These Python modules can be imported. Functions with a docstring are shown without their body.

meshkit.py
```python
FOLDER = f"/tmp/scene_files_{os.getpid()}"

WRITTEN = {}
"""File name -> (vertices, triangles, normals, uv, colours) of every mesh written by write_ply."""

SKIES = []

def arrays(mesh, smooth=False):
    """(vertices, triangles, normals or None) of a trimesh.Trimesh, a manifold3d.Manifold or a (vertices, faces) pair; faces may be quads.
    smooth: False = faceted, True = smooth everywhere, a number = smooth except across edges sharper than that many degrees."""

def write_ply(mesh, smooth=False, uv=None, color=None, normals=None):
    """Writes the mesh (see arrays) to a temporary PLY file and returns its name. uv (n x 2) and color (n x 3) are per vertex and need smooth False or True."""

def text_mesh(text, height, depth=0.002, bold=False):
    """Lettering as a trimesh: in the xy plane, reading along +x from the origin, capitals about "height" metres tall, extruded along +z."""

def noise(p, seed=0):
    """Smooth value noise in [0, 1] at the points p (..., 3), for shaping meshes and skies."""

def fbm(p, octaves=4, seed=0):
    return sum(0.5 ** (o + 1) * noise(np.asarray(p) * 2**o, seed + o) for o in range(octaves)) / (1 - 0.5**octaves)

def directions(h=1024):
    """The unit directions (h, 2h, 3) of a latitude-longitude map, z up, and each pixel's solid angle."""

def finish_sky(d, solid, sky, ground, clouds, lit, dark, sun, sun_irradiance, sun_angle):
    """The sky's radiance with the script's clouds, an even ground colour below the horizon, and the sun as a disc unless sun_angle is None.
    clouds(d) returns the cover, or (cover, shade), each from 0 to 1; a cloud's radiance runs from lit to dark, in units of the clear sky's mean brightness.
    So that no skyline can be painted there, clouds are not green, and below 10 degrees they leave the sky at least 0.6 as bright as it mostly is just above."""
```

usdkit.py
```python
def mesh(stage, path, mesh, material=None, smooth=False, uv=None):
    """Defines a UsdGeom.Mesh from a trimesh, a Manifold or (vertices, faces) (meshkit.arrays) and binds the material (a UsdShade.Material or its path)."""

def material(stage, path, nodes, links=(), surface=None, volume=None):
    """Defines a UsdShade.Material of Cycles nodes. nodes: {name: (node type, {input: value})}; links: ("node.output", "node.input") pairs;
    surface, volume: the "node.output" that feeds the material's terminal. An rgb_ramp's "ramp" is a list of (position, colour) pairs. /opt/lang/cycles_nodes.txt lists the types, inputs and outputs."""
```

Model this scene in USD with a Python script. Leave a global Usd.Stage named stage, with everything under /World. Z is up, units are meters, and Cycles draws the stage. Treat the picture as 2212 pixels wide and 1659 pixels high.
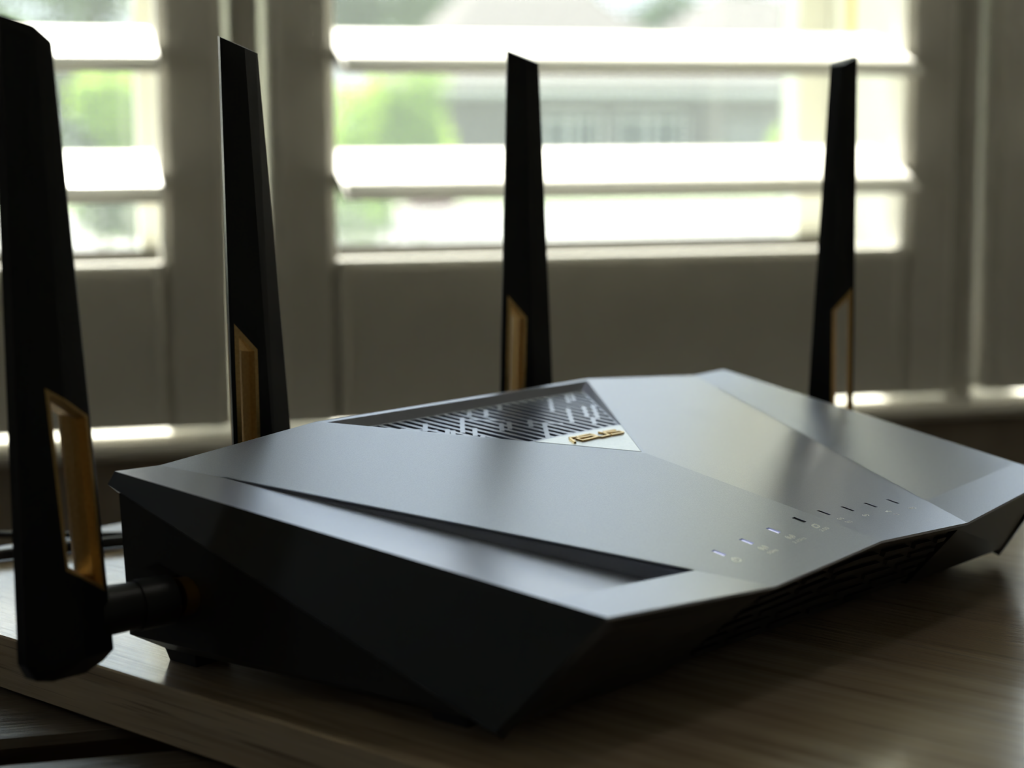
import math, random
import numpy as np
import trimesh
import manifold3d as m3
from shapely.geometry import Polygon, LineString, MultiPolygon, box as sbox
from shapely.ops import unary_union
from shapely import affinity
import meshkit, usdkit
from pxr import Usd, UsdGeom, UsdLux, UsdShade, Gf, Sdf

stage = Usd.Stage.CreateInMemory()
UsdGeom.SetStageUpAxis(stage, 'Z'); UsdGeom.SetStageMetersPerUnit(stage, 1.0)
UsdGeom.Xform.Define(stage, '/World'); UsdGeom.Scope.Define(stage, '/World/Looks')
PI = math.pi
RNG = np.random.default_rng(7)

# ------------------------------------------------------------------ camera, sky, sun, exposure
CAM = np.array([-0.2579153, -0.51045733, 0.16128486])
RIGHT = np.array([0.96320135, -0.26873504, -0.00496303])
UP = np.array([0.04030397, 0.12615225, 0.99119181])
FWD = np.array([0.26574187, 0.95491732, -0.13234111])
F_PX = 3956.94                                   # focal length for a 2212 pixel wide picture
cam = UsdGeom.Camera.Define(stage, '/World/camera')
FOCAL = 50.0
cam.CreateFocalLengthAttr(FOCAL)
cam.CreateHorizontalApertureAttr(FOCAL * 2212 / F_PX)
cam.CreateVerticalApertureAttr(FOCAL * 1659 / F_PX)
cam.CreateFStopAttr(6.0)
cam.CreateFocusDistanceAttr(0.60)
cam.CreateClippingRangeAttr(Gf.Vec2f(0.02, 5000))
cam.CreateExposureAttr(0.12)
M = Gf.Matrix4d(*[float(v) for v in np.block([[RIGHT, 0], [UP, 0], [-FWD, 0], [CAM, 1]]).ravel()])
cam.AddTransformOp().Set(M)

sky = UsdLux.DomeLight.Define(stage, '/World/sky_light')
sky.CreateIntensityAttr(1.9)
sky_mat = usdkit.material(stage, '/World/Looks/sky', {
    'tc': ('texture_coordinate', {}),
    'sep': ('separate_xyz', {}),
    'ramp': ('rgb_ramp', {'ramp': [(0.0, (0.30, 0.32, 0.28)), (0.485, (0.55, 0.58, 0.56)), (0.50, (1.6, 1.7, 1.8)), (0.60, (1.15, 1.40, 1.75)), (1.0, (0.55, 0.90, 1.55))]}),
    'mr': ('map_range', {'from_min': -1.0, 'from_max': 1.0, 'to_min': 0.0, 'to_max': 1.0}),
    'noise': ('noise_texture', {'scale': 2.2, 'detail': 5.0, 'roughness': 0.55}),
    'cl': ('rgb_ramp', {'ramp': [(0.45, (0, 0, 0)), (0.72, (0.75, 0.75, 0.75))]}),
    'mix': ('mix_color', {'blend_type': 'mix', 'b': (1.9, 1.9, 1.9)}),
    'bg': ('background_shader', {'strength': 1.0}),
}, [('tc.generated', 'sep.vector'), ('sep.z', 'mr.value'), ('mr.result', 'ramp.fac'), ('tc.generated', 'noise.vector'), ('noise.fac', 'cl.fac'),
    ('cl.color', 'mix.fac'), ('ramp.color', 'mix.a'), ('mix.result', 'bg.color')], surface='bg.background')
UsdShade.MaterialBindingAPI.Apply(sky.GetPrim()).Bind(sky_mat)

sun = UsdLux.DistantLight.Define(stage, '/World/sun')
sun.CreateIntensityAttr(9.5); sun.CreateNormalizeAttr(True); sun.CreateAngleAttr(0.53); sun.CreateColorAttr(Gf.Vec3f(1.0, 0.95, 0.86))
SUN_EL, SUN_AZ = math.radians(56.5), math.radians(-1.5)      # in front of the window, a little to the right
sd = np.array([math.sin(SUN_AZ) * math.cos(SUN_EL), math.cos(SUN_AZ) * math.cos(SUN_EL), math.sin(SUN_EL)])
sun.AddTransformOp().Set(Gf.Matrix4d().SetRotate(Gf.Rotation(Gf.Vec3d(0, 0, 1), Gf.Vec3d(*sd))))

# ------------------------------------------------------------------ helpers
used = {}
def numbered(parent, name):
    k = (str(parent), name); n = used.get(k, 0); used[k] = n + 1
    return name if n == 0 else f'{name}_{n:03d}'
def say(p, label=None, category=None, group=None, kind=None):
    for k, v in (('label', label), ('category', category), ('group', group), ('kind', kind)):
        if v: p.SetCustomDataByKey(k, v)
    return p
def path_of(parent): return '/World' if parent is None else str(parent.GetPath())
def thing(name, label, category, loc=(0, 0, 0), rz=0.0, group=None, kind=None):
    x = UsdGeom.Xform.Define(stage, '/World/' + numbered('/World', name))
    x.AddTranslateOp().Set(Gf.Vec3d(*map(float, loc))); x.AddRotateZOp().Set(float(rz))
    return say(x.GetPrim(), label, category, group, kind)
def obj(name, mesh, mat, parent=None, label=None, category=None, group=None, kind=None, smooth=False):
    pp = path_of(parent)
    p = usdkit.mesh(stage, pp + '/' + numbered(pp, name), mesh, mat, smooth=smooth).GetPrim()
    return say(p, label, category, group, kind)
def dup(root, loc, rz, label, group=None):
    was = root.GetCustomData()
    r = thing(root.GetName(), label, was['category'], loc, rz, group or was.get('group'), was.get('kind'))
    r.GetReferences().AddInternalReference(root.GetPath()); r.SetInstanceable(True)
    return r
def tm(man):
    if isinstance(man, trimesh.Trimesh): return man
    a = man.to_mesh(); return trimesh.Trimesh(np.array(a.vert_properties[:, :3]), np.array(a.tri_verts), process=False)
def cat(*ms): return trimesh.util.concatenate([tm(x) for x in ms])
def hull(pts): return m3.Manifold.hull_points(np.asarray(pts, float))
def cube(x0, x1, y0, y1, z0, z1): return m3.Manifold.cube((x1 - x0, y1 - y0, z1 - z0)).translate((x0, y0, z0))
def bevel_box(x0, x1, y0, y1, z0, z1, r=0.002):
    p = []
    for sx, x in ((1, x0), (-1, x1)):
        for sy, y in ((1, y0), (-1, y1)):
            for sz, z in ((1, z0), (-1, z1)):
                p += [(x + sx * r, y + sy * r, z), (x + sx * r, y, z + sz * r), (x, y + sy * r, z + sz * r)]
    return hull(p)
def cs(shape):
    """shapely -> CrossSection"""
    rings = []
    for g in (shape.geoms if hasattr(shape, 'geoms') else [shape]):
        if g.is_empty or g.geom_type != 'Polygon': continue
        rings.append(np.array(g.exterior.coords)[:-1]); rings += [np.array(i.coords)[:-1] for i in g.interiors]
    return m3.CrossSection(rings, m3.FillRule.EvenOdd)
def slab(shape, top, thick):
    """extrudes a plan shape and lays its top on the height function top(x, y)"""
    return cs(shape).extrude(1.0).warp_batch(lambda v: np.c_[v[:, 0], v[:, 1], top(v[:, 0], v[:, 1]) - thick * (1 - v[:, 2])])
def raised(shape, top, h, sink=0.0002):
    return cs(shape).extrude(1.0).warp_batch(lambda v: np.c_[v[:, 0], v[:, 1], top(v[:, 0], v[:, 1]) - sink + (h + sink) * v[:, 2]])
def tube(points, radius, sides=12):
    """a swept round cord along a smooth line through the points"""
    from scipy.interpolate import CubicSpline
    p = np.asarray(points, float); s = np.r_[0, np.cumsum(np.linalg.norm(np.diff(p, axis=0), axis=1))]
    q = CubicSpline(s, p)(np.linspace(0, s[-1], 60))
    t = np.gradient(q, axis=0); t /= np.linalg.norm(t, axis=1, keepdims=True)
    a = np.cross(t, [0, 0, 1.0]); a /= np.linalg.norm(a, axis=1, keepdims=True); b = np.cross(a, t)
    an = np.arange(sides) * 2 * PI / sides
    v = q[:, None] + radius * (np.cos(an)[None, :, None] * a[:, None] + np.sin(an)[None, :, None] * b[:, None])
    n = len(q); v = np.vstack([v.reshape(-1, 3), q[:1], q[-1:]])
    f = []
    for i in range(n - 1):
        for j in range(sides):
            k = (j + 1) % sides
            f += [(i * sides + j, i * sides + k, (i + 1) * sides + k), (i * sides + j, (i + 1) * sides + k, (i + 1) * sides + j)]
    for j in range(sides):
        k = (j + 1) % sides
        f += [(n * sides, k, j), (n * sides + 1, (n - 1) * sides + j, (n - 1) * sides + k)]
    m = trimesh.Trimesh(v, f, process=False); m.fix_normals(); return m
def cyl(r0, r1, h, axis, at, n=32):
    c = m3.Manifold.cylinder(h, r0, r1, n)
    d = np.array(axis, float); d = d / np.linalg.norm(d)
    R = trimesh.geometry.align_vectors([0, 0, 1], d)[:3]
    R[:, 3] = at
    return c.transform(R)

# ------------------------------------------------------------------ materials
def plain(name, color, rough=0.5, metal=0.0, **kw):
    return usdkit.material(stage, '/World/Looks/' + name, {'p': ('principled_bsdf', {'base_color': color, 'roughness': rough, 'metallic': metal, **kw})}, surface='p.BSDF')
def grainy(name, c0, c1, scale, rough=0.5, metal=0.0, bump=0.0, bscale=None, lo=0.35, hi=0.65, detail=4.0, stretch=(1, 1, 1), **kw):
    n = {'tc': ('texture_coordinate', {}), 'mp': ('mapping', {'scale': stretch}), 'n': ('noise_texture', {'scale': scale, 'detail': detail}),
         'r': ('rgb_ramp', {'ramp': [(lo, c0), (hi, c1)]}), 'p': ('principled_bsdf', {'roughness': rough, 'metallic': metal, **kw})}
    l = [('tc.object', 'mp.vector'), ('mp.vector', 'n.vector'), ('n.fac', 'r.fac'), ('r.color', 'p.base_color')]
    if bump:
        n['n2'] = ('noise_texture', {'scale': bscale or scale, 'detail': 3.0}); n['b'] = ('bump', {'strength': bump, 'distance': 0.0005})
        l += [('mp.vector', 'n2.vector'), ('n2.fac', 'b.height'), ('b.normal', 'p.normal')]
    return usdkit.material(stage, '/World/Looks/' + name, n, l, surface='p.BSDF')

silver = grainy('silver_paint', (0.385, 0.415, 0.52), (0.44, 0.47, 0.585), 2500, rough=0.30, metal=0.85, bump=0.05, bscale=3000)
badge_silver = grainy('badge_silver', (0.70, 0.73, 0.77), (0.78, 0.80, 0.83), 900, rough=0.28, metal=0.8)
gold_letter = plain('gold_letter', (0.85, 0.60, 0.25), 0.25, 1.0)
gold_lining = grainy('gold_lining', (0.52, 0.34, 0.13), (0.60, 0.41, 0.17), 900, rough=0.36, metal=0.9)
brass = plain('brass_nut', (0.75, 0.45, 0.08), 0.25, 1.0)
black_case = grainy('black_case', (0.009, 0.009, 0.009), (0.014, 0.014, 0.0135), 900, rough=0.55, bump=0.15, bscale=1800)
navy_side = plain('dark_side', (0.010, 0.016, 0.025), 0.40)
black_antenna = grainy('black_antenna', (0.006, 0.007, 0.008), (0.010, 0.011, 0.012), 1200, rough=0.38, bump=0.08, bscale=2500, specular_ior_level=0.3)
black_hole = plain('dark_inside', (0.004, 0.004, 0.004), 0.8)
rubber = plain('rubber', (0.012, 0.012, 0.012), 0.7)
print_white = plain('print_white', (0.97, 0.98, 0.97), 0.33, 0.9)
led_on = usdkit.material(stage, '/World/Looks/led_lit', {'p': ('principled_bsdf', {'base_color': (0.6, 0.6, 0.7), 'emission_color': (0.70, 0.73, 1.0), 'emission_strength': 0.85})}, surface='p.BSDF')
led_off = plain('led_unlit', (0.02, 0.02, 0.025), 0.35)
cable_black = plain('cable_black', (0.012, 0.012, 0.014), 0.28)
white_paint = grainy('white_paint', (0.74, 0.72, 0.66), (0.78, 0.76, 0.70), 30, rough=0.42)
frame_white = plain('window_white', (0.82, 0.82, 0.76), 0.4)
fill_lamp_glow = usdkit.material(stage, '/World/Looks/fill_lamp_glow', {'p': ('principled_bsdf', {'base_color': (0.8, 0.8, 0.8), 'emission_color': (1.0, 0.95, 0.86), 'emission_strength': 6.0})}, surface='p.BSDF')
shaded_bead = plain('shaded_bead', (0.055, 0.051, 0.042), 0.45)  # shade painted into the sash bead, far darker than the white frame
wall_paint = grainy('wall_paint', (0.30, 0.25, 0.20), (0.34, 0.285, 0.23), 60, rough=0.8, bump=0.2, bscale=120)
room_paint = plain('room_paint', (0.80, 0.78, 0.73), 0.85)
ceiling_paint = plain('ceiling_paint', (0.90, 0.89, 0.86), 0.9)
tape_yellow = plain('tape_yellow', (0.80, 0.62, 0.22), 0.6)

board_wood = usdkit.material(stage, '/World/Looks/board_wood', {
    'tc': ('texture_coordinate', {}),
    'mp': ('mapping', {'scale': (150.0, 5.0, 150.0)}), 'n': ('noise_texture', {'scale': 1.0, 'detail': 5.0, 'roughness': 0.6, 'distortion': 0.4}),
    'mp2': ('mapping', {'scale': (900.0, 18.0, 900.0)}), 'n2': ('noise_texture', {'scale': 1.0, 'detail': 3.0}),
    'mp3': ('mapping', {'scale': (22.0, 1.5, 22.0)}), 'n3': ('noise_texture', {'scale': 1.0, 'detail': 3.0}),
    'r': ('rgb_ramp', {'ramp': [(0.30, (0.40, 0.30, 0.20)), (0.48, (0.60, 0.49, 0.355)), (0.7, (0.70, 0.585, 0.43))]}),
    'r2': ('rgb_ramp', {'ramp': [(0.30, (0.30, 0.25, 0.2)), (0.42, (1, 1, 1))]}),
    'r3': ('rgb_ramp', {'ramp': [(0.35, (0.78, 0.72, 0.66)), (0.65, (1, 1, 1))]}),
    'm': ('mix_color', {'blend_type': 'multiply', 'fac': 0.8}), 'm3': ('mix_color', {'blend_type': 'multiply', 'fac': 1.0}),
    'rr': ('map_range', {'from_min': 0.3, 'from_max': 0.5, 'to_min': 0.36, 'to_max': 0.19, 'clamp': True}),
    'b': ('bump', {'strength': 0.25, 'distance': 0.0006}),
    'p': ('principled_bsdf', {'specular_ior_level': 0.6, 'coat_weight': 1.0, 'coat_roughness': 0.13, 'coat_ior': 1.6}),
}, [('tc.object', 'mp.vector'), ('mp.vector', 'n.vector'), ('tc.object', 'mp2.vector'), ('mp2.vector', 'n2.vector'), ('tc.object', 'mp3.vector'), ('mp3.vector', 'n3.vector'),
    ('n.fac', 'r.fac'), ('n2.fac', 'r2.fac'), ('n3.fac', 'r3.fac'), ('r.color', 'm.a'), ('r2.color', 'm.b'), ('m.result', 'm3.a'), ('r3.color', 'm3.b'),
    ('m3.result', 'p.base_color'), ('n2.fac', 'rr.value'), ('rr.result', 'p.roughness'), ('n2.fac', 'b.height'), ('b.normal', 'p.normal')], surface='p.BSDF')
dark_wood = usdkit.material(stage, '/World/Looks/dark_wood', {
    'tc': ('texture_coordinate', {}), 'mp': ('mapping', {'scale': (6.0, 90.0, 90.0)}), 'n': ('noise_texture', {'scale': 1.0, 'detail': 5.0, 'roughness': 0.65, 'distortion': 0.6}),
    'r': ('rgb_ramp', {'ramp': [(0.3, (0.012, 0.008, 0.005)), (0.7, (0.050, 0.033, 0.020))]}),
    'b': ('bump', {'strength': 0.6, 'distance': 0.001}), 'p': ('principled_bsdf', {'roughness': 0.28}),
}, [('tc.object', 'mp.vector'), ('mp.vector', 'n.vector'), ('n.fac', 'r.fac'), ('r.color', 'p.base_color'), ('n.fac', 'b.height'), ('b.normal', 'p.normal')], surface='p.BSDF')
floor_wood = grainy('floor_wood', (0.22, 0.16, 0.10), (0.32, 0.24, 0.16), 3, rough=0.5, stretch=(1, 12, 1))
glass = usdkit.material(stage, '/World/Looks/window_glass', {'t': ('transparent_bsdf', {'color': (0.96, 0.98, 0.97)}), 'g': ('glossy_bsdf', {'color': (1, 1, 1), 'roughness': 0.0}),
    'f': ('layer_weight', {'blend': 0.5}), 'w': ('math', {'math_type': 'power', 'value2': 5.0}), 'r': ('map_range', {'to_min': 0.03, 'to_max': 0.8}), 'm': ('mix_closure', {})},
    [('f.facing', 'w.value1'), ('w.value', 'r.value'), ('r.result', 'm.fac'), ('t.BSDF', 'm.closure1'), ('g.BSDF', 'm.closure2')], surface='m.closure')
# insect screen: a woven mesh of fine pale threads, 1.5 mm apart, each thread lit by the daylight behind it
screen = usdkit.material(stage, '/World/Looks/insect_screen', {
    'tc': ('texture_coordinate', {}),
    'wx': ('wave_texture', {'bands_direction': 'x', 'scale': 1.0 / (20 * 0.0016) * 2 * PI / PI}), 'wz': ('wave_texture', {'bands_direction': 'z', 'scale': 1.0 / (20 * 0.0016) * 2}),
    'mx': ('math', {'math_type': 'maximum'}), 'mr': ('map_range', {'from_min': 0.55, 'from_max': 0.95, 'to_min': 0.10, 'to_max': 0.42, 'clamp': True}),
    't': ('transparent_bsdf', {'color': (1, 1, 1)}), 'd': ('diffuse_bsdf', {'color': (0.16, 0.165, 0.155)}), 'tl': ('translucent_bsdf', {'color': (0.16, 0.165, 0.155)}),
    'dm': ('mix_closure', {'fac': 0.5}), 'm': ('mix_closure', {}),
}, [('tc.object', 'wx.vector'), ('tc.object', 'wz.vector'), ('wx.fac', 'mx.value1'), ('wz.fac', 'mx.value2'), ('mx.value', 'mr.value'), ('mr.result', 'm.fac'),
    ('d.BSDF', 'dm.closure1'), ('tl.BSDF', 'dm.closure2'), ('t.BSDF', 'm.closure1'), ('dm.closure', 'm.closure2')], surface='m.closure')

# ------------------------------------------------------------------ the room
PITCH, HALF, XC = 0.5185, 0.25925, 0.161            # shutter panels repeat along the wall
SEAMS = [XC - 1.5 * PITCH, XC - 0.5 * PITCH, XC + 0.5 * PITCH, XC + 1.5 * PITCH]
SILL, HEAD, FLOOR, CEIL = -0.0286, 1.22, -0.77, 1.75
X0, X1, YB = -1.75, 2.1, -2.2
WI, WO = 0.668, 0.90                                # inner and outer face of the window wall
obj('floor', cube(X0 - .1, X1 + .1, YB - .1, WO, FLOOR - .1, FLOOR), floor_wood, None, 'dark wooden floor of the room, far below the table', 'floor', kind='structure')
obj('ceiling', cube(X0 - .1, X1 + .1, YB - .1, WO, CEIL, CEIL + .1), ceiling_paint, None, 'plain pale ceiling of the room', 'ceiling', kind='structure')
L, Rr = SEAMS[0] - .035, SEAMS[3] + .035
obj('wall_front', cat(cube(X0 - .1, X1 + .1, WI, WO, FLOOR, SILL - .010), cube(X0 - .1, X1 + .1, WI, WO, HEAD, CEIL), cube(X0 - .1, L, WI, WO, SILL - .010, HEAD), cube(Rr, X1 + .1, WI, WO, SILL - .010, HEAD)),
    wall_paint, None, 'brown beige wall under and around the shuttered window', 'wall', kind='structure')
obj('wall_back', cube(X0 - .1, X1 + .1, YB - .1, YB, FLOOR, CEIL), room_paint, None, 'plain wall behind the camera', 'wall', kind='structure')
LWY, LWZ = (-.02, .16), (.15, .55)
obj('wall_left', cube(X0 - .1, X0, YB, WI, FLOOR, CEIL) - cube(X0 - .2, X0 + .1, *LWY, *LWZ), room_paint, None, 'plain wall to the left of the window', 'wall', kind='structure')
obj('wall_right', cube(X1, X1 + .1, YB, WI, FLOOR, CEIL), room_paint, None, 'plain wall to the right of the window', 'wall', kind='structure')
# an added, unseen ceiling lamp that brightens the table from above
lamp = thing('added_fill_lamp', 'added fill lamp on the ceiling, above and to the right of the table, out of view', 'lamp', (.75, .25, CEIL))
obj('base', m3.Manifold.cylinder(.03, .15, .15, 48).translate((0, 0, -.0302)), frame_white, lamp, smooth=40)
obj('diffuser', m3.Manifold.sphere(.14, 48).scale((1, 1, .45)).trim_by_plane((0, 0, -1), 0).translate((0, 0, -.0304)), fill_lamp_glow, lamp, label='glowing diffuser of the added fill lamp', smooth=60)
# sill with a rounded nose
sill_pts = []
for xx in (L + .001, Rr - .001):
    sill_pts += [(xx, WO - .02, SILL), (xx, WO - .02, SILL - .010), (xx, .664, SILL - .010)]
    for a in np.linspace(-PI / 2, PI / 2, 9): sill_pts.append((xx, .656 - .005 * math.cos(a), SILL - .005 + .005 * math.sin(a)))
obj('trim_1', hull(sill_pts), white_paint, None, 'white window sill board with rounded nose under the shutters', 'window sill', kind='structure', smooth=35)
# mullions between the windows: white jambs
n = 2
for i, sx in enumerate(SEAMS[1:3]):
    obj(f'trim_{n}', bevel_box(sx - .036, sx + .036, .742, WO - .005, SILL, HEAD, .002), frame_white, None,
        ['white mullion jamb on the left, between the first and second window', 'white mullion jamb on the right, between the second and third window'][i], 'window jamb', kind='structure'); n += 1
# window units: frame, pane, insect screen
GY = 0.862
words = ['left window with white frame and fine insect screen', 'middle window with white frame and fine insect screen behind the wide louvers', 'right window with white frame and insect screen, mostly out of view']
for i in range(3):
    a, b = SEAMS[i] + .036, SEAMS[i + 1] - .036
    w = thing(f'window_{i + 1}', words[i], 'window', ((a + b) / 2, GY, SILL), kind='structure')
    hw, hh = (b - a) / 2, HEAD - SILL
    fw = .025
    fr = bevel_box(-hw, hw, -.012, .022, 0, hh, .0015) - cube(-hw + .010, hw - fw, -.1, .1, .108, hh - .04)
    obj('window_frame', fr, frame_white, w)
    obj('window_bead', bevel_box(-hw + .004, hw - .004, -.024, -.0125, .060, .1125, .001), shaded_bead, w, label='bottom bead of the window sash, shade put into its dark colour')
    obj('pane', cube(-hw + .007, hw - fw + .003, .0, .003, .104, hh - .038), glass, w, label='clear window glass')
    obj('insect_screen', cube(-hw + .008, hw - fw + .002, .0150, .0153, .105, hh - .039), screen, w, label='fine woven insect screen outside the glass')
    obj('weather_strip', cube(hw - .0005, hw + .0005, -.058, -.046, .02, hh - .02), tape_yellow, w, label='narrow yellow strip running up the jamb')

lwn = thing('window_4', 'added narrow side window in the left wall for cool fill light, out of view', 'window', (X0 - .05, sum(LWY) / 2, LWZ[0]), kind='structure')  # added, unseen opening that lets cool sky light fill the left-facing sides
hw, hh = (LWY[1] - LWY[0]) / 2, LWZ[1] - LWZ[0]
obj('window_frame', bevel_box(-.03, .03, -hw, hw, 0, hh, .002) - cube(-.1, .1, -hw + .03, hw - .03, .03, hh - .03), frame_white, lwn)
obj('pane', cube(-.002, .002, -hw + .025, hw - .025, .025, hh - .025), glass, lwn, label='clear window glass')

# ------------------------------------------------------------------ plantation shutters
SY = 0.683                                          # middle plane of the panels
P_BOT, P_TOP, RAIL_TOP = -0.0222, 1.205, 0.0838
LOUVER_Z0, LOUVER_P, TILT, LOUVER_W = 0.2191 - 0.08, 0.08, 0.3565, 0.0885
def louver_mesh(half, z):
    a = np.linspace(0, 2 * PI, 33)[:-1]
    sec = np.c_[LOUVER_W / 2 * np.sign(np.cos(a)) * np.abs(np.cos(a)) ** 0.9, 0.0045 * np.sin(a)]
    c, s = math.cos(TILT), math.sin(TILT)
    yz = np.c_[sec[:, 0] * c - sec[:, 1] * s, sec[:, 0] * s + sec[:, 1] * c]
    pts = []
    for x, k in ((-half, .985), (-half + .0008, 1), (half - .0008, 1), (half, .985)):
        pts += [(x, yz_[0] * k, z + yz_[1] * k) for yz_ in yz]
    return hull(pts)
def build_panel(label, loc):
    t = thing('shutter_panel', label, 'shutter', loc, group=None)
    so, si = HALF - .0145, .2028                       # outer and inner edge of the stile
    d = .014
    for s in (-1, 1):
        # stile with a stepped, rounded bead along its inner edge and a bevelled outer edge
        pts = []
        for z in (P_BOT, P_TOP):
            pts += [(s * so, d, z), (s * (so), -d + .007, z), (s * (so - .007), -d, z), (s * (si + .006), -d, z), (s * si, -d + .004, z), (s * si, d, z)]
        obj('stile', hull(pts), white_paint, t)
    rail = hull([(x, y, z) for x in (-si + .0002, si - .0002) for (y, z) in [(-d + .003, P_BOT), (d, P_BOT), (-d, P_BOT + .003), (-d, RAIL_TOP - .006), (-d + .002, RAIL_TOP - .001), (-d + .005, RAIL_TOP), (d - .003, RAIL_TOP), (d, RAIL_TOP - .003)]])
    obj('bottom_rail', rail, white_paint, t)
    for s in (-1, 1):                                # the quarter-round that meets the stiles beside the rail
        obj('rail_bead', hull([(s * (si - .0002), y, z) for y, z in [(-d + .001, P_BOT + .002), (-d + .001, RAIL_TOP), (-d - .0005, P_BOT + .002), (-d - .0005, RAIL_TOP)]] + [(s * (si - .007), -d - .0005, P_BOT + .002), (s * (si - .007), -d - .0005, RAIL_TOP), (s * (si - .003), -d - .003, P_BOT + .002), (s * (si - .003), -d - .003, RAIL_TOP)]), white_paint, t)
    obj('top_rail', cube(-si + .0002, si - .0002, -d, d, P_TOP - .055, P_TOP), white_paint, t)
    z = LOUVER_Z0
    while z < P_TOP - .1:
        obj('louver', louver_mesh(.2026, z), white_paint, t, smooth=40); z += LOUVER_P
    return t
panel = build_panel('white louvered shutter panel in the middle, behind the router', (XC - .0045, SY, 0))
dup(panel, (XC - .0045 - PITCH, SY, 0), 0, 'white louvered shutter panel on the left, behind the nearest antenna')
dup(panel, (XC - .0045 + PITCH, SY, 0), 0, 'white louvered shutter panel at the right edge, only its flat stile in view')
for i, sx in enumerate(SEAMS):
    x = sx - .0045
    pts = []
    for z in (SILL + .0005, P_TOP):
        pts += [(x - .0095, SY + .012, z), (x + .0095, SY + .012, z), (x - .0095, SY + .001, z), (x + .0095, SY + .001, z), (x - .005, SY - .006, z), (x + .005, SY - .006, z)]
    if i in (0, 3):
        pts = [(x_ + (s_ := (-1 if i == 0 else 1)) * k_, y_, z_) for x_, y_, z_ in pts for k_ in (0, .029)]
    obj(f'trim_{n}', hull(pts), white_paint, None, ['narrow white post at the far left end of the shutters', 'narrow white post between the left and middle shutter panels', 'narrow white post between the middle and right shutter panels', 'narrow white post at the far right end of the shutters'][i], 'shutter post', kind='structure'); n += 1

# ------------------------------------------------------------------ the light board and the dark table under it
RZ = 32.919140160345066
ca, sa = math.cos(math.radians(RZ)), math.sin(math.radians(RZ))
def to_world(x, y, z=0.0): return np.array([x * ca - y * sa, x * sa + y * ca, z])
bx, by = .077, -.05
bw = to_world(bx, by)
board = bevel_box(-.166 - bx, .32 - bx, -.46 - by, .345 - by, 0, .0182, .0006)
obj_board = thing('table_board', 'pale ash wood board with satin finish under the router', 'board', (bw[0], bw[1], -.0182), RZ)
obj('board', board, board_wood, obj_board)

tb = thing('dark_slat_table', 'dark brown slatted wooden table under the pale board', 'table', (0, -.25, FLOOR))
tz = -.0186 - FLOOR
ys = .0469 + .25
k = 0
for (y0, y1) in [(.0469, .150), (-.118, .0265), (-.283, -.138), (-.448, -.303), (-.613, -.468)]:
    obj('slat', bevel_box(-.75, .75, y0 + .25, y1 + .25, tz - .022, tz, .0025), dark_wood, tb)
for sx in (-.68, .62):
    obj('crossbar', cube(sx, sx + .06, -.36, .39, tz - .06, tz - .0225), dark_wood, tb)
for sx in (-.68, .62):
    for sy in (-.35, .33):
        obj('leg', bevel_box(sx, sx + .06, sy, sy + .055, 0, tz - .0605, .003), dark_wood, tb)

# ------------------------------------------------------------------ the router
OY = .085                                             # the router's own origin lies under its middle
router = thing('wifi_router', 'silver faceted router with triangular vent and gold lettering on the pale board', 'router', to_world(0, OY), RZ)
P = dict(F=(-.13175, 0), B=(-.16137, .16865), a=(-.05779, -.00318), m=(-.14269, .17076), p=(-.07411, .17386), t=(0, .088), b=(0, -.00421))
P = {k_: np.array(v) for k_, v in P.items()}
nL = np.array([-.0673, -.1856, .9803]); cL = np.array([-.05732, .0751, .04787])
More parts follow.
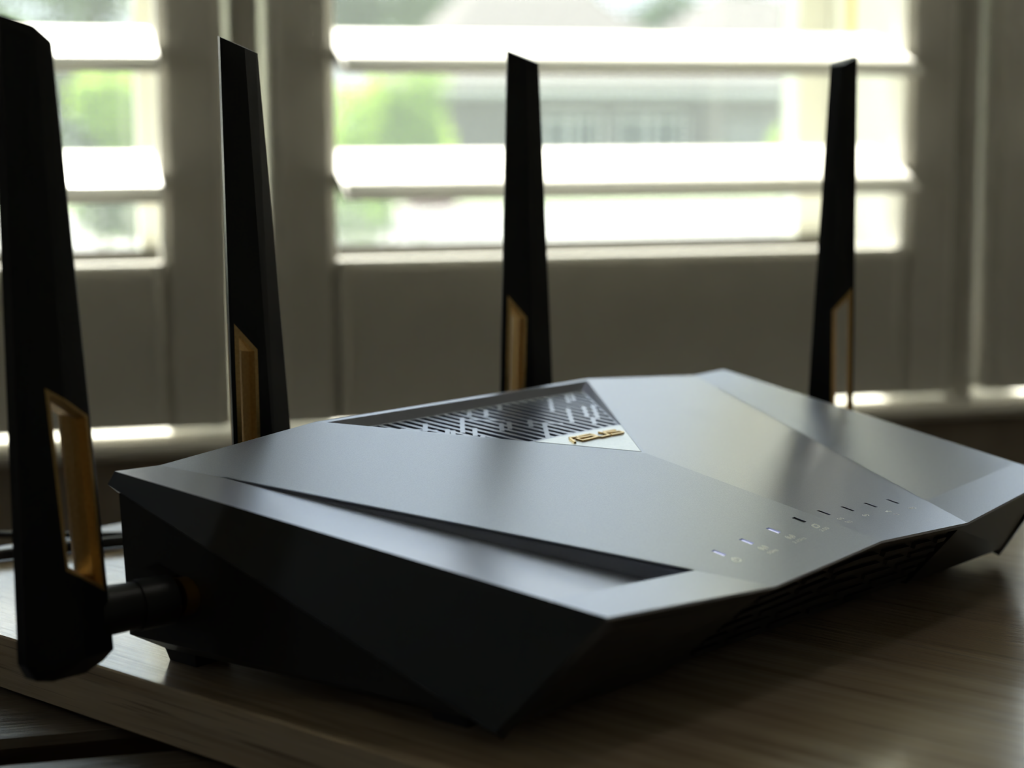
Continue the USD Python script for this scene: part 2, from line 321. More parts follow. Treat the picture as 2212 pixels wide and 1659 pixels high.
# heights of the three kinds of facet (x taken on the left half; the right half mirrors it)
_c = np.mean([[-.14269, .17076, .06053], [-.07411, .17386, .06557], [0, .088, .05428], [0, -.00421, .03746], [-.05779, -.00318, .03287], [-.06931, .01798, .03648]], axis=0)
def zL(x, y):
    x = -np.abs(x); return _c[2] - (nL[0] * (x - _c[0]) + nL[1] * (y - _c[1])) / nL[2]
zm, za = zL(P['m'][0], P['m'][1]), zL(P['a'][0], P['a'][1])
A3 = np.array([*P['a'], za]); M3 = np.array([*P['m'], zm])
Ft, Bt = np.array([-.13175, 0, .0386]), np.array([-.16137, .16865, .0611])
mid = (Ft + Bt) / 2
nB = np.cross(M3 - A3, mid - A3); nB /= np.linalg.norm(nB)
def zB(x, y):
    x = -np.abs(x); return A3[2] - (nB[0] * (x - A3[0]) + nB[1] * (y - A3[1])) / nB[2]
zt, zp = zL(0, P['t'][1]), zL(*P['p'])
def zF(x, y): return zt + (zp - zt) / (P['p'][1] - P['t'][1]) * (y - P['t'][1])
q = P['m'] + (P['a'] - P['m']) * ((P['m'][1] - .01798) / (P['m'][1] - P['a'][1]))
e = P['F'] + (P['B'] - P['F']) * .102
TH = .0008
def mir(poly): return [(-x, y) for x, y in poly][::-1]
def P2(*names): return [tuple(P[k_]) if isinstance(k_, str) else tuple(k_) for k_ in names]
# LED windows
LED = [(-.0512 + .01463 * i, .0214) for i in range(8)]
slots = unary_union([sbox(x - .0008, y - .0023, x + .0008, y + .0023) for x, y in LED])
shells = []
mainL = Polygon(P2('m', 'p', 't', 'b', 'a', q)); mainR = Polygon(mir(P2('m', 'p', 't', 'b', 'a', q)))
shells += [slab(mainL.difference(slots), zL, TH), slab(mainR.difference(slots), zL, TH)]
fr = P2('F', 'a', q, e)
shells += [slab(Polygon(fr), zB, TH), slab(Polygon(mir(fr)), zB, TH)]
# sunken bands beside the main facet
def band(sign):
    NS, NV = 24, 8
    top = np.zeros((NS + 1, NV + 1, 3))
    for i in range(NS + 1):
        s = i / NS; o = P['B'] + (e - P['B']) * s; inn = P['m'] + (q - P['m']) * s
        drop = .0062 * max(0, (s - .12) / .88)
        for j in range(NV + 1):
            v = j / NV; xy = o + (inn - o) * v
            top[i, j] = (xy[0] * sign, xy[1], zB(*xy) - drop * v ** 1.35)
    bot = top - [0, 0, .0012]
    V = np.vstack([top.reshape(-1, 3), bot.reshape(-1, 3)]); N = (NS + 1) * (NV + 1); f = []
    idx = lambda i, j: i * (NV + 1) + j
    for i in range(NS):
        for j in range(NV):
            A, B_, C_, D = idx(i, j), idx(i + 1, j), idx(i + 1, j + 1), idx(i, j + 1)
            f += [(A, B_, C_), (A, C_, D), (N + A, N + C_, N + B_), (N + A, N + D, N + C_)]
    rim = [idx(i, 0) for i in range(NS)] + [idx(NS, j) for j in range(NV)] + [idx(i, NV) for i in range(NS, 0, -1)] + [idx(0, j) for j in range(NV, 0, -1)]
    for u, w_ in zip(rim, rim[1:] + rim[:1]): f += [(u, N + u, N + w_), (u, N + w_, w_)]
    m = trimesh.Trimesh(V, f, process=False)
    m.fix_normals()
    if m.volume < 0: m.invert()
    return m
bands = [band(1), band(-1)]
# risers: the upright wall of the step beside the main facet, and the one behind the front facet
ss = q + (P['m'] - q) * .88
for sg in (1, -1):
    inward = np.array([.0010, 0])
    for j in range(1):
        Q, S_ = q, ss
        shells.append(hull([(sg * Q[0], Q[1], zL(*Q)), (sg * (Q[0] + .001), Q[1], zL(*(Q + inward))), (sg * S_[0], S_[1], zL(*S_)), (sg * (S_[0] + .001), S_[1], zL(*(S_ + inward))),
                            (sg * Q[0], Q[1], zB(*Q) - .0075), (sg * (Q[0] + .001), Q[1], zB(*Q) - .0075), (sg * S_[0], S_[1], zB(*S_) - .0013), (sg * (S_[0] + .001), S_[1], zB(*S_) - .0013)]))
        shells.append(hull([(sg * Q[0], Q[1], zB(*Q)), (sg * Q[0], Q[1] - .001, zB(*Q) - .0003), (sg * e[0], e[1], zB(*e)), (sg * e[0], e[1] - .001, zB(*e) - .0003),
                            (sg * Q[0], Q[1], zB(*Q) - .0075), (sg * Q[0], Q[1] - .001, zB(*Q) - .0075), (sg * e[0], e[1], zB(*e) - .0015), (sg * e[0], e[1] - .001, zB(*e) - .0015)]))
# triangular vent frame with inner walls
VH = [(-.0708, .1715), (0, .0897), (.0708, .1715)]
tri = Polygon([tuple(P['p']), tuple(P['t']), (-P['p'][0], P['p'][1])])
hole = Polygon(VH)
shells.append(slab(tri.difference(hole), zF, TH))
BY = .1178                                            # front of the grille, back of the badge
def floor_z(x, y): return zF(x, y) - .0004 - .0026 * np.clip((y - BY) / (.1692 - BY), 0, 1)
FLR = Polygon([(-.0650, .1692), (.0650, .1692), (.0243, BY), (-.0243, BY)])     # outline of the sunk grille floor
def on(z, xy): return (xy[0], xy[1], float(z(*xy)))
for (h0, h1, f0, f1) in [((-.0708, .1715), (.0708, .1715), (-.0650, .1692), (.0650, .1692)), ((.0708, .1715), (.0243, BY), (.0650, .1692), (.0243, BY)), ((-.0708, .1715), (-.0243, BY), (-.0650, .1692), (-.0243, BY))]:
    dn = np.array([0, 0, -.0012])
    w4 = [np.array(on(zF, h0)), np.array(on(zF, h1)), np.array(on(floor_z, f0)), np.array(on(floor_z, f1))]
    shells.append(hull(w4 + [v + dn for v in w4]))
off = np.array([0, -OY, 0.0])
def R(mesh): m = tm(mesh).copy(); m.apply_translation(off); return m
obj('top_cover', R(cat(*shells)), silver, router)
for bnd in bands: obj('sunken_band', R(bnd), silver, router, smooth=30)
# grille: ribs running front to back with slanted breaks, cut from one plate
plate = FLR.buffer(.0006, join_style=2)
rnd = random.Random(23)
ribp, slotw = .0047, .0029
cols = [i * ribp + .0008 for i in range(-15, 16)]
strips = unary_union([sbox(c_ - slotw / 2, BY, c_ + slotw / 2, .175) for c_ in cols])
bars_, links_ = [], []
for k_ in range(-17, 17):                             # slanted bars that run across two to four ribs
    y_ = BY - .004 + rnd.uniform(0, .004)
    while y_ < .176:
        n_ = rnd.choice([2, 2, 3, 4]); x_ = k_ * ribp * 1.0
        if rnd.random() < .30:
            sg_ = 1 if rnd.random() < .8 else -1
            bars_.append(LineString([(x_ - ribp * n_ / 2, y_ - sg_ * ribp * n_ / 2 * .95), (x_ + ribp * n_ / 2, y_ + sg_ * ribp * n_ / 2 * .95)]).buffer(.00085, cap_style=2))
        elif rnd.random() < .10:
            links_.append(Polygon([(x_, y_), (x_, y_ + .0030), (x_ + ribp + .001, y_ + .0030 + ribp), (x_ + ribp + .001, y_ + ribp)]))
        y_ += .0105 + rnd.uniform(0, .004)
cuts = [unary_union([strips] + links_).difference(unary_union(bars_))]
keep = FLR.intersection(sbox(-1, BY + .0018, 1, 1)).buffer(-.0008)
grille = plate.difference(unary_union(cuts).intersection(keep))
obj('vent_grille', R(slab(grille, floor_z, .0011)), silver, router, label='slanted rib grille in the triangular vent')
obj('vent_inside', R(slab(plate, lambda x, y: floor_z(x, y) - .006, .0008)), black_hole, router)
bd = hole.intersection(sbox(-1, -1, 1, BY)).buffer(-.00022, join_style=2)
badge = obj('badge', R(slab(bd, lambda x, y: zF(x, y) + .0001, .0018)), badge_silver, router, label='bright triangular badge plate')
obj('badge_seat', R(slab(hole.intersection(sbox(-1, -1, 1, BY + .0004)), lambda x, y: zF(x, y) - .0016, .0008)), black_hole, router)
# lettering: strokes of the four letters, in millimetres across the badge
def badge_xy(px, py):
    """where the sight line of the letter's outline meets the badge plane; gives true positions on the plate"""
    u, v = 1210 + px / 13.825, 915 + py / 13.825
    d = RIGHT * (u - 1106) / F_PX - UP * (v - 829.5) / F_PX + FWD
    c_ = np.array([CAM[0] * ca + CAM[1] * sa, -CAM[0] * sa + CAM[1] * ca, CAM[2]]); d = np.array([d[0] * ca + d[1] * sa, -d[0] * sa + d[1] * ca, d[2]])
    sl = (zp - zt) / (P['p'][1] - P['t'][1])
    k_ = (zt + sl * (c_[1] - P['t'][1]) - c_[2]) / (d[2] - sl * d[1]); w_ = c_ + k_ * d
    return w_[0], w_[1]
letters = [[[(295, 478), (450, 592)], [(275, 462), (470, 440)], [(480, 482), (700, 545)]],
           [[(490, 432), (850, 358)], [(500, 440), (560, 466), (960, 398), (1090, 440), (700, 535)]],
           [[(860, 345), (980, 366), (1120, 424), (1240, 434), (1470, 382), (1290, 318), (1140, 290)]],
           [[(1290, 284), (1650, 222)], [(1290, 284), (1360, 310), (1760, 262), (1880, 292), (1860, 312), (1520, 372)]]]
for g in letters:
    sh = unary_union([LineString([badge_xy(*p_) for p_ in s_]).buffer(.00043, cap_style=2, join_style=2) for s_ in g]).intersection(bd.buffer(-.0005))
    obj('letter', R(raised(sh, lambda x, y: zF(x, y) + .0001, .00055)), gold_letter, badge, label='raised gold letter')
# LED windows and printed symbols
for i, (x, y) in enumerate(LED):
    obj('led_window', R(slab(sbox(x - .00062, y - .0020, x + .00062, y + .0020), lambda X, Y: zL(X, Y) - .00035, .0008)), led_on if i < 3 else led_off, router, label='lit white status light' if i < 3 else 'unlit status light')
    obj('led_well', R(slab(sbox(x - .00095, y - .0025, x + .00095, y + .0025), lambda X, Y: zL(X, Y) - .0013, .0010)), black_hole, router)
def text_shape(txt, h, cx, cy):
    m = meshkit.text_mesh(txt, h, 0.001)
    t = m.triangles[np.abs(m.face_normals[:, 2] - 1) < .01][:, :, :2]
    s = unary_union([Polygon(x).buffer(1e-7) for x in t]); b = s.bounds
    return affinity.translate(s, cx - (b[0] + b[2]) / 2, cy - (b[1] + b[3]) / 2)
def ring(cx, cy, r, w_=.00030): return LineString([(cx + r * math.cos(t), cy + r * math.sin(t)) for t in np.linspace(0, 2 * PI, 40)]).buffer(w_ / 2)
def arc(cx, cy, r, a0, a1, w_=.00032): return LineString([(cx + r * math.cos(math.radians(t)), cy + r * math.sin(math.radians(t))) for t in np.linspace(a0, a1, 16)]).buffer(w_ / 2)
def seg(*pts, w_=.00032): return LineString(pts).buffer(w_ / 2)
def wifi(cx, cy):
    return unary_union([arc(cx, cy, r, -45, 45) for r in (.0008, .0015)] + [arc(cx, cy, r, 135, 225) for r in (.0008, .0015)] + [seg((cx, cy), (cx, cy - .0015))])
def globe(cx, cy):
    o = affinity.rotate(affinity.scale(ring(cx, cy, .0017), 1, .42), 40, origin=(cx, cy))
    return unary_union([ring(cx, cy, .0012), o])
def lan(cx, cy):
    return unary_union([seg((cx - .0008, cy - .0007), (cx - .0017, cy), (cx - .0008, cy + .0007)), seg((cx + .0008, cy - .0007), (cx + .0017, cy), (cx + .0008, cy + .0007))] + [seg((cx + d_, cy - .0001), (cx + d_, cy + .0001), w_=.0004) for d_ in (-.0006, 0, .0006)])
def usb(cx, cy):
    return unary_union([seg((cx - .0014, cy), (cx + .0014, cy)), ring(cx - .0014, cy, .0003), seg((cx - .0006, cy), (cx, cy + .0007), (cx + .0005, cy + .0007)), seg((cx - .0002, cy), (cx + .0003, cy - .0007), (cx + .0008, cy - .0007))])
marks = [unary_union([arc(LED[0][0], .0150, .0013, 110, 430), seg((LED[0][0], .0150), (LED[0][0], .0167))]),
         unary_union([wifi(LED[1][0], .0154), text_shape('5GHz', .0013, LED[1][0], .0120)]),
         unary_union([wifi(LED[2][0], .0152), text_shape('2.4GHz', .0013, LED[2][0], .0119)]),
         unary_union([globe(LED[3][0], .0152), text_shape('2.5G', .0014, LED[3][0], .0121)]),
         unary_union([lan(LED[4][0], .0151), text_shape('10G', .0013, LED[4][0], .0121)]),
         lan(LED[5][0], .0146),
         unary_union([usb(LED[6][0], .0146), text_shape('3.2', .0012, LED[6][0], .0116)]),
         text_shape('WPS', .0014, LED[7][0], .0141)]
for sh in marks: obj('printed_symbol', R(raised(sh, zL, .00004)), print_white, router, label='small white printed symbol')

# dark lower case
K = np.array([-.1629, .1705, .0572]); G = np.array([-.1465, .026, .0055])
F3 = np.array([*P['F'], zB(*P['F'])]); B3 = np.array([*P['B'], zB(*P['B'])])
def mx(v): return np.array([-v[0], v[1], v[2]])
def inset(v, dx=.0, dy=.0, dz=.0): return np.array(v) + [dx, dy, dz]
for sg in (1, -1):
    s3 = np.array([sg, 1, 1])
    pts = [B3, F3, G, K]
    pts2 = [p_ + np.array([.004, .001, -.003]) for p_ in pts]
    obj('side_panel', R(hull([x_ * s3 for x_ in pts + pts2])), navy_side, router, label='dark triangular side facet')
top_edge = [F3, np.array([*P['a'], za]), np.array([0, P['b'][1], zL(*P['b'])])]
top_edge = top_edge + [mx(v) for v in top_edge[1::-1]]
low = [G, np.array([-.071, .0265, .0050]), np.array([0, .0265, .0050]), np.array([.071, .0265, .0050]), mx(G)]
lip, case = [], []
und = []
for v, l_ in zip(top_edge, low):
    dn = (l_ - v) / np.linalg.norm(l_ - v); und.append(dn)
for i in range(4):
    q4 = []
    for k_ in (i, i + 1):
        v, dn = top_edge[k_], und[k_]
        q4 += [v + [0, .0002, -.0001], v + dn * .0042, v + [0, .004, -.0012], v + dn * .0042 + [0, .004, 0]]
    lip.append(hull(q4))
obj('front_lip', R(cat(*lip)), black_case, router)
for i in range(4):
    q4 = []
    dy = .0 if i in (0, 3) else .0025
    for k_ in (i, i + 1):
        v, dn, l_ = top_edge[k_], und[k_], low[k_]
        s_ = v + dn * .0050 + [0, .0008 + dy, 0]
        q4 += [s_, l_ + [0, dy, 0], s_ + [0, .006, 0], l_ + [0, .006, 0]]
    obj('front_panel', R(hull(q4)), black_case, router)
# front intake: slanted bars over the recessed middle of the front
def front_pt(u, v):
    """u -1..1 across the intake, v 0 (top) .. 1 (bottom)"""
    k_ = 0 if u < 0 else 2
    t_ = abs(u)
    tp = (1 - t_) * (top_edge[2] + und[2] * .0055) + t_ * (top_edge[1 if u < 0 else 3] + und[1 if u < 0 else 3] * .0055)
    bt = (1 - t_) * low[2] + t_ * low[1 if u < 0 else 3]
    return tp + (bt - tp) * v + np.array([0, .0010, 0])
bars = []
rnd = random.Random(5)
for r_ in range(5):
    v0 = .10 + r_ * .18
    u = -.94 + rnd.uniform(0, .06)
    while u < .86:
        u1 = min(u + rnd.choice([.18, .26, .34, .44]), .95)
        for ua, ub in ([(u, 0), (0, u1)] if u < 0 < u1 else [(u, u1)]):
            if ub - ua < .03: continue
            c4 = [front_pt(ua, v0), front_pt(ub, v0), front_pt(min(max(ua + .04, -1), 1), v0 + .085), front_pt(min(ub + .04, .97), v0 + .085)]
            bars.append(hull(c4 + [p_ + np.array([0, .0022, .0004]) for p_ in c4]))
        u = u1 + .07
obj('front_grille', R(cat(*bars)), black_case, router, kind='stuff')
# main box under the cover, with the leaning left and right walls that carry the antenna sockets
bb = [K + [.0012, -.004, -.0024], np.array([-.1605, .165, .0105]), G + [.0045, .006, .001]]
boxpts = []
for v in bb: boxpts += [v, mx(v)]
boxpts += [(-.12, .012, .026), (.12, .012, .026), (-.156, .1655, .053), (.156, .1655, .053), (-.150, .160, .0045), (.150, .160, .0045), (-.138, .034, .0042), (.138, .034, .0042)]
obj('lower_case', R(hull(boxpts)), black_case, router)
obj('rear_panel', R(hull([(sx * .157, y, z) for sx in (-1, 1) for (y, z) in [(.1655, .012), (.1655, .054), (.1685, .012), (.1685, .056)]] + [(sx * .072, .1685, .061) for sx in (-1, 1)] + [(sx * .072, .1655, .060) for sx in (-1, 1)])), black_case, router)
for sx in (-1, 1):
    for yy in (.052, .156):
        obj('foot', R(hull([(sx * (.130 if yy < .1 else .141) + dx_ * .008 * k_, yy + dy_ * .008 * k_, z_) for dx_ in (-1, 1) for dy_ in (-1, 1) for z_, k_ in ((0, .8), (.006, 1))])), rubber, router)
# antenna sockets: gold threaded collars, on both sides and on the back
SOCK = {'left': (np.array([-.1575, .1405, .0262]), np.array([-1, 0, .05])), 'right': (np.array([.1575, .1405, .0262]), np.array([1, 0, .05])),
        'backl': (np.array([-.0745, .1690, .030]), np.array([0, 1, 0])), 'backr': (np.array([.0753, .1690, .030]), np.array([0, 1, 0]))}
for k_, (c_, ax) in SOCK.items():
    ringm = cyl(.0058, .0058, .0050, ax, c_ - ax * .0008) - cyl(.0040, .0040, .009, ax, c_ - ax * .002)
    obj('socket_ring', R(ringm), brass, router, label='gold antenna socket ring', smooth=40)
wg = [(-.1645, .1516, .0345), (-.1585, .1516, .0350), (-.1645, .1434, .0322), (-.1585, .1434, .0325), (-.1645, .1516, .018), (-.1585, .1516, .018), (-.1645, .1434, .018), (-.1585, .1434, .018)]

obj('socket_hood', R(hull(wg)), black_case, router)

# ------------------------------------------------------------------ antennas
def lerp(a, b, t): return a + (b - a) * t
def make_antenna(label, loc, rz, slot_left, high_left, lean0, lean1, wb, wt, zb, ztop, arm=None, cap_to_front=True, crease=.45, slot=(0.05, .0, 0, 0), so=(.002, .013), cap=.34, thick=(.0030, .0068), group='black antennas around the router'):
    """a tapering blade; its own -y side is the one with the slot in view, x runs across it, z is height above the board.
    lean0, lean1: x of the middle line at zb and ztop; slot: (z of the high top corner, z of the low top corner, z of bottom corner near edge, z at inner corner)."""
    t = thing('antenna', label, 'antenna', (loc[0], loc[1], zb), rz, group)
    sl = -1 if slot_left else 1
    def width(z): return lerp(wb, wt, (z - zb) / (ztop - zb))
    def edges(z):
        k_ = (z - zb) / (ztop - zb); return lerp(lean0[0], lean1[0], k_), lerp(lean0[1], lean1[1], k_)
    thick_ = thick
    def sec(z):
        l, r = edges(z); w_ = r - l; et, mt = thick_[0], thick_[1] * lerp(1.0, .62 if slot_left else .85, (z - zb) / (ztop - zb))
        uc = l + w_ * crease                           # drawn with the slot on the left, mirrored where it is on the right
        et_r = .0022
        pl = [(l, -et), (l + .0006, -et - .0005), (uc, -mt), (r, -et_r), (r, et_r), (uc, mt), (l + .0022, et + .0006), (l + .0017, et)]
        return pl if slot_left else [(l + r - x, y) for x, y in pl]
    pts = [(x, y, z) for z in (zb + .006, ztop + .012) for x, y in sec(z)]
    l, r = edges(zb)
    pts += [(lerp(l, r, u), y * .7, zb + dz) for u, dz in ((.10, .0012), (.3, 0), (.7, 0), (.93, .0022)) for y in (-.004, .004)]
    body = hull(pts)
    # slanted cap: two planes that fall to the low side
    hl = 1 if high_left else -1
    l, r = edges(ztop); hx = l if high_left else r
    sl1 = np.array([cap * hl, -.34 if cap_to_front else .34, 1.0]); sl1 /= np.linalg.norm(sl1)
    body = body.trim_by_plane(tuple(-sl1), float(-(sl1 @ np.array([hx, .0014 if cap_to_front else -.0014, ztop]))))
    sl2 = np.array([.22 * hl, .75 if cap_to_front else .30, 1.0]); sl2 /= np.linalg.norm(sl2)
    body = body.trim_by_plane(tuple(-sl2), float(-(sl2 @ np.array([hx, .0014 if cap_to_front else -.0014, ztop + .0002]))))
    # slot with gold lining
    zh, zl_, b0, b1 = slot
    def sx(z, k_):                                    # x of the slot's outer edge (k=0) and inner edge (k=1)
        l, r = edges(z)
        return l + so[k_] if slot_left else r - so[k_]
    outer = Polygon([(sx(b0, 0), b0), (sx(b1, 1), b1), (sx(zl_, 1), zl_), (sx(zh, 0), zh)])
    inner = outer.buffer(-.0018, join_style=2)
    def prism(shape, y0, y1):                         # plan shape in x, z -> solid between y0 and y1
        mm = cs(shape).extrude(y1 - y0)
        return mm.warp_batch(lambda v: np.c_[v[:, 0], y0 + v[:, 2], v[:, 1]]) if False else mm.transform(np.array([[1, 0, 0, 0], [0, 0, 1, y0], [0, 1, 0, 0.0]])).mirror((0, 0, 0)) if False else flip(mm, y0, y1)
    def flip(mm, y0, y1):
        a_ = mm.to_mesh(); v = np.array(a_.vert_properties[:, :3]); f = np.array(a_.tri_verts)
        return m3.Manifold(m3.Mesh(np.c_[v[:, 0], y0 + v[:, 2], v[:, 1]].astype(np.float32), f[:, ::-1].astype(np.uint32)))
    body_c = body - prism(outer, -.02, .02)
    lin = (prism(outer, -.02, .02) ^ body)
    lin = lin - prism(inner, -.03, .03)
    def funnel(sy):
        o, n_ = np.array(outer.buffer(-.0003, join_style=2).exterior.coords)[:-1], np.array(inner.exterior.coords)[:-1]
        return hull([(x, sy * (thick[1] + .0012), z) for x, z in np.array(outer.exterior.coords)[:-1]] + [(x, sy * max(.0022, thick[0] - .002), z) for x, z in n_])
    lin = lin - funnel(-1) - funnel(1)
    dz = np.array([0, 0, -zb])
    def T(mm): m_ = tm(mm).copy(); m_.apply_translation(dz); return m_
    obj('blade', T(body_c), black_antenna, t)
    obj('slot_lining', T(lin), gold_lining, t, label='gold lined slot')
    if arm is not None:
        p0, p1 = np.array(arm[0]), np.array(arm[1])
        Lh = p1 - p0; n_ = np.linalg.norm(Lh)
        obj('arm', T(cyl(.0076, .0070, n_ * .55, Lh, p0)), black_antenna, t, smooth=40)
        obj('collar', T(cyl(.0076, .0074, n_ * .45, Lh, p0 + Lh * .55)), black_antenna, t, smooth=40)
    return t
def socket_local(k_, loc_r, rzl):
    c_, ax = SOCK[k_]
    d = c_ + ax / np.linalg.norm(ax) * .0062 - np.array([loc_r[0], loc_r[1], 0]); a_ = math.radians(-rzl)
    return np.array([d[0] * math.cos(a_) - d[1] * math.sin(a_), d[0] * math.sin(a_) + d[1] * math.cos(a_), c_[2]])
ANT = [
    ('left', 'black antenna nearest the camera at the left edge, with an open gold slot', (-.2000, .1450), 0, False, True, (-.0122, .0150), (-.0122, .0008), .010, .1948, False, .44, (.0850, .0941, .0335, .0420), (.0012, .0138)),
    ('backl', 'black antenna behind the left half of the router, in sharp focus', (-.0745, .2050), 0, True, True, (-.0106, .0190), (-.0126, .0030), .010, .1972, True, .54, (.0985, .0889, .0330, .0420), (.0014, .0096)),
    ('backr', 'black antenna behind the triangular vent, slightly blurred', (.0753, .2050), -15, True, True, (-.0180, .0116), (-.0121, .0023), .010, .1974, True, .52, (.0984, .0891, .0330, .0420), (.0020, .0100)),
    ('right', 'black antenna furthest right, beyond the right side of the router', (.2000, .1350), -58, False, True, (-.0144, .0075), (-.0051, .0061), .010, .1964, True, .52, (.0963, .0869, .0340, .0430), (.0010, .0096)),
]
for k_, lab, loc_r, rzl, slot_left, hl_, l0, l1, zb, ztp, front, cr, sl_, so_ in ANT:
    if k_ == 'right': hl_ = False
    tip = socket_local(k_, loc_r, rzl)
    start = np.array([math.copysign(.012, tip[0]) if abs(tip[0]) > abs(tip[1]) else 0.0, math.copysign(.003, tip[1]) if abs(tip[1]) > abs(tip[0]) else 0.0, tip[2]])
    w_ = to_world(*loc_r)
    if k_ == 'right': start = np.array([0, 0, tip[2]])
    make_antenna(lab, w_, RZ + rzl, slot_left, hl_, l0, l1, .03, .02, zb, ztp, arm=(start, tip), cap_to_front=front, crease=cr, slot=sl_, so=so_, cap=.64 if k_ == 'left' else .30, thick=(.0060, .0084) if k_ == 'left' else (.0016, .0066))

# ------------------------------------------------------------------ cables behind the router
def cable_pts(pts, z): return [np.array([*to_world(x, y)[:2], z]) for x, y in pts]
obj('power_cable', tube([np.array([x, y, z]) for x, y, z in [(-.46, .150, .0024), (-.36, .185, .0024), (-.262, .214, .0024), (-.205, .226, .0024), (-.165, .222, .0030), (-.125, .190, .0060)]], .0023), cable_black, None,
    'thick black cable lying on the back of the pale board, lower of two', 'cable', smooth=60)
obj('network_cable', tube([np.array([x, y, z]) for x, y, z in [(-.47, .262, .0016), (-.36, .262, .0016), (-.262, .256, .0016), (-.20, .240, .0016), (-.15, .262, .0016), (-.07, .262, .0060)]], .0014), cable_black, None,
    'thin black cable lying furthest back on the pale board, upper of two', 'cable', smooth=60)

# ------------------------------------------------------------------ outdoors
GZ = -1.45
ground_mat = usdkit.material(stage, '/World/Looks/lawn', {'g': ('geometry', {}), 'n': ('noise_texture', {'scale': 1.3, 'detail': 6.0}), 'r': ('rgb_ramp', {'ramp': [(0.35, (0.08, 0.13, 0.035)), (0.65, (0.15, 0.21, 0.06))]}), 'p': ('principled_bsdf', {'roughness': 0.9})},
    [('g.position', 'n.vector'), ('n.fac', 'r.fac'), ('r.color', 'p.base_color')], surface='p.BSDF')
concrete = grainy('concrete', (0.19, 0.19, 0.18), (0.24, 0.24, 0.23), 2, rough=0.9)
bark = plain('bark', (0.12, 0.09, 0.06), 0.9)
def leafmat(name, c, tr, em=0):
    return usdkit.material(stage, '/World/Looks/' + name, {'oi': ('geometry', {}), 'n': ('noise_texture', {'scale': 1.7, 'detail': 3.0}), 'r': ('rgb_ramp', {'ramp': [(0.35, tuple(np.array(c) * .6)), (0.65, c)]}),
        'd': ('diffuse_bsdf', {}), 't': ('translucent_bsdf', {'color': tr}), 'm': ('mix_closure', {'fac': 0.5})}, [('oi.position', 'n.vector'), ('n.fac', 'r.fac'), ('r.color', 'd.color'), ('d.BSDF', 'm.closure1'), ('t.BSDF', 'm.closure2')], surface='m.closure')
leaf_bright = leafmat('leaf_bright', (0.24, 0.37, 0.055), (0.46, 0.66, 0.09))
leaf_mid = leafmat('leaf_mid', (0.10, 0.16, 0.055), (0.17, 0.27, 0.08))
leaf_dark = leafmat('leaf_dark', (0.05, 0.085, 0.045), (0.07, 0.13, 0.055))
brick_wall = usdkit.material(stage, '/World/Looks/house_brick', {'g': ('texture_coordinate', {}), 'mp': ('mapping', {'rotation': (PI / 2, 0, 0)}), 'b': ('brick_texture', {'color1': (0.075, 0.066, 0.062), 'color2': (0.10, 0.088, 0.082), 'mortar': (0.14, 0.13, 0.12), 'scale': 1.0, 'brick_width': 0.22, 'row_height': 0.075, 'mortar_size': 0.01}), 'p': ('principled_bsdf', {'roughness': 0.9})},
    [('g.object', 'mp.vector'), ('mp.vector', 'b.vector'), ('b.color', 'p.base_color')], surface='p.BSDF')
shingle = usdkit.material(stage, '/World/Looks/roof_shingle', {'g': ('geometry', {}), 'n': ('noise_texture', {'scale': 3.0, 'detail': 6.0}), 'r': ('rgb_ramp', {'ramp': [(0.3, (0.080, 0.068, 0.066)), (0.7, (0.105, 0.090, 0.087))]}), 'p': ('principled_bsdf', {'roughness': 0.9})},
    [('g.position', 'n.vector'), ('n.fac', 'r.fac'), ('r.color', 'p.base_color')], surface='p.BSDF')
house_glass = plain('house_glass', (0.03, 0.05, 0.045), 0.08)
obj('lawn', cube(-60, 90, .92, 110, GZ - .3, GZ), ground_mat, None, 'pale green lawn outside the window', 'lawn', kind='structure')
obj('street', cube(-60, 90, 26.5, 42, GZ, GZ + .03), concrete, None, 'pale concrete street across the lawn outside', 'street', kind='structure')
def pix(u, v, dist):
    """a point outdoors seen in that direction at that distance along y"""
    d = RIGHT * (u - 1106) / F_PX - UP * (v - 829.5) / F_PX + FWD
    return CAM + d * (dist - CAM[1]) / d[1]
def leaves(c, r, n_, size, seed):
    g = np.random.default_rng(seed)
    d = g.normal(size=(n_, 3)); d /= np.linalg.norm(d, axis=1, keepdims=True)
    p = c + d * r * (g.random((n_, 1)) ** .35)
    clump = meshkit.fbm(p * 1.1 + seed) if hasattr(meshkit, 'fbm') else np.zeros(n_)
    p = p[np.asarray(clump).ravel() > np.quantile(clump, .25)]
    n_ = len(p)
    a = g.normal(size=(n_, 3)); a /= np.linalg.norm(a, axis=1, keepdims=True)
    b = np.cross(a, g.normal(size=(n_, 3))); b /= np.linalg.norm(b, axis=1, keepdims=True)
    s = size * g.uniform(.6, 1.3, (n_, 1))
    V = np.stack([p - a * s, p + b * s * .45, p + a * s, p - b * s * .45], 1).reshape(-1, 3)
    i = np.arange(n_) * 4
    return V, np.vstack([np.c_[i, i + 1, i + 2], np.c_[i, i + 2, i + 3]])
def tree(name, label, category, base, blobs, mat, size, trunk_r, group=None):
    t = thing(name, label, category, base, 0, group)
    V, F_, o = [], [], 0
    for k_, (c, r, n_) in enumerate(blobs):
        v, f = leaves(np.array(c, float), np.array(r, float), n_, size, 31 * k_ + int(base[0] * 100) % 97)
        V.append(v); F_.append(f + o); o += len(v)
    obj('foliage', trimesh.Trimesh(np.vstack(V), np.vstack(F_), process=False), mat, t, kind='stuff')
    top = max(c[2] for c, _, _ in blobs)
    obj('trunk', m3.Manifold.cylinder(top, trunk_r, trunk_r * .5, 12), bark, t)
    return t
def at(u, dist): p_ = pix(u, 300, dist); return np.array([p_[0], p_[1], GZ])
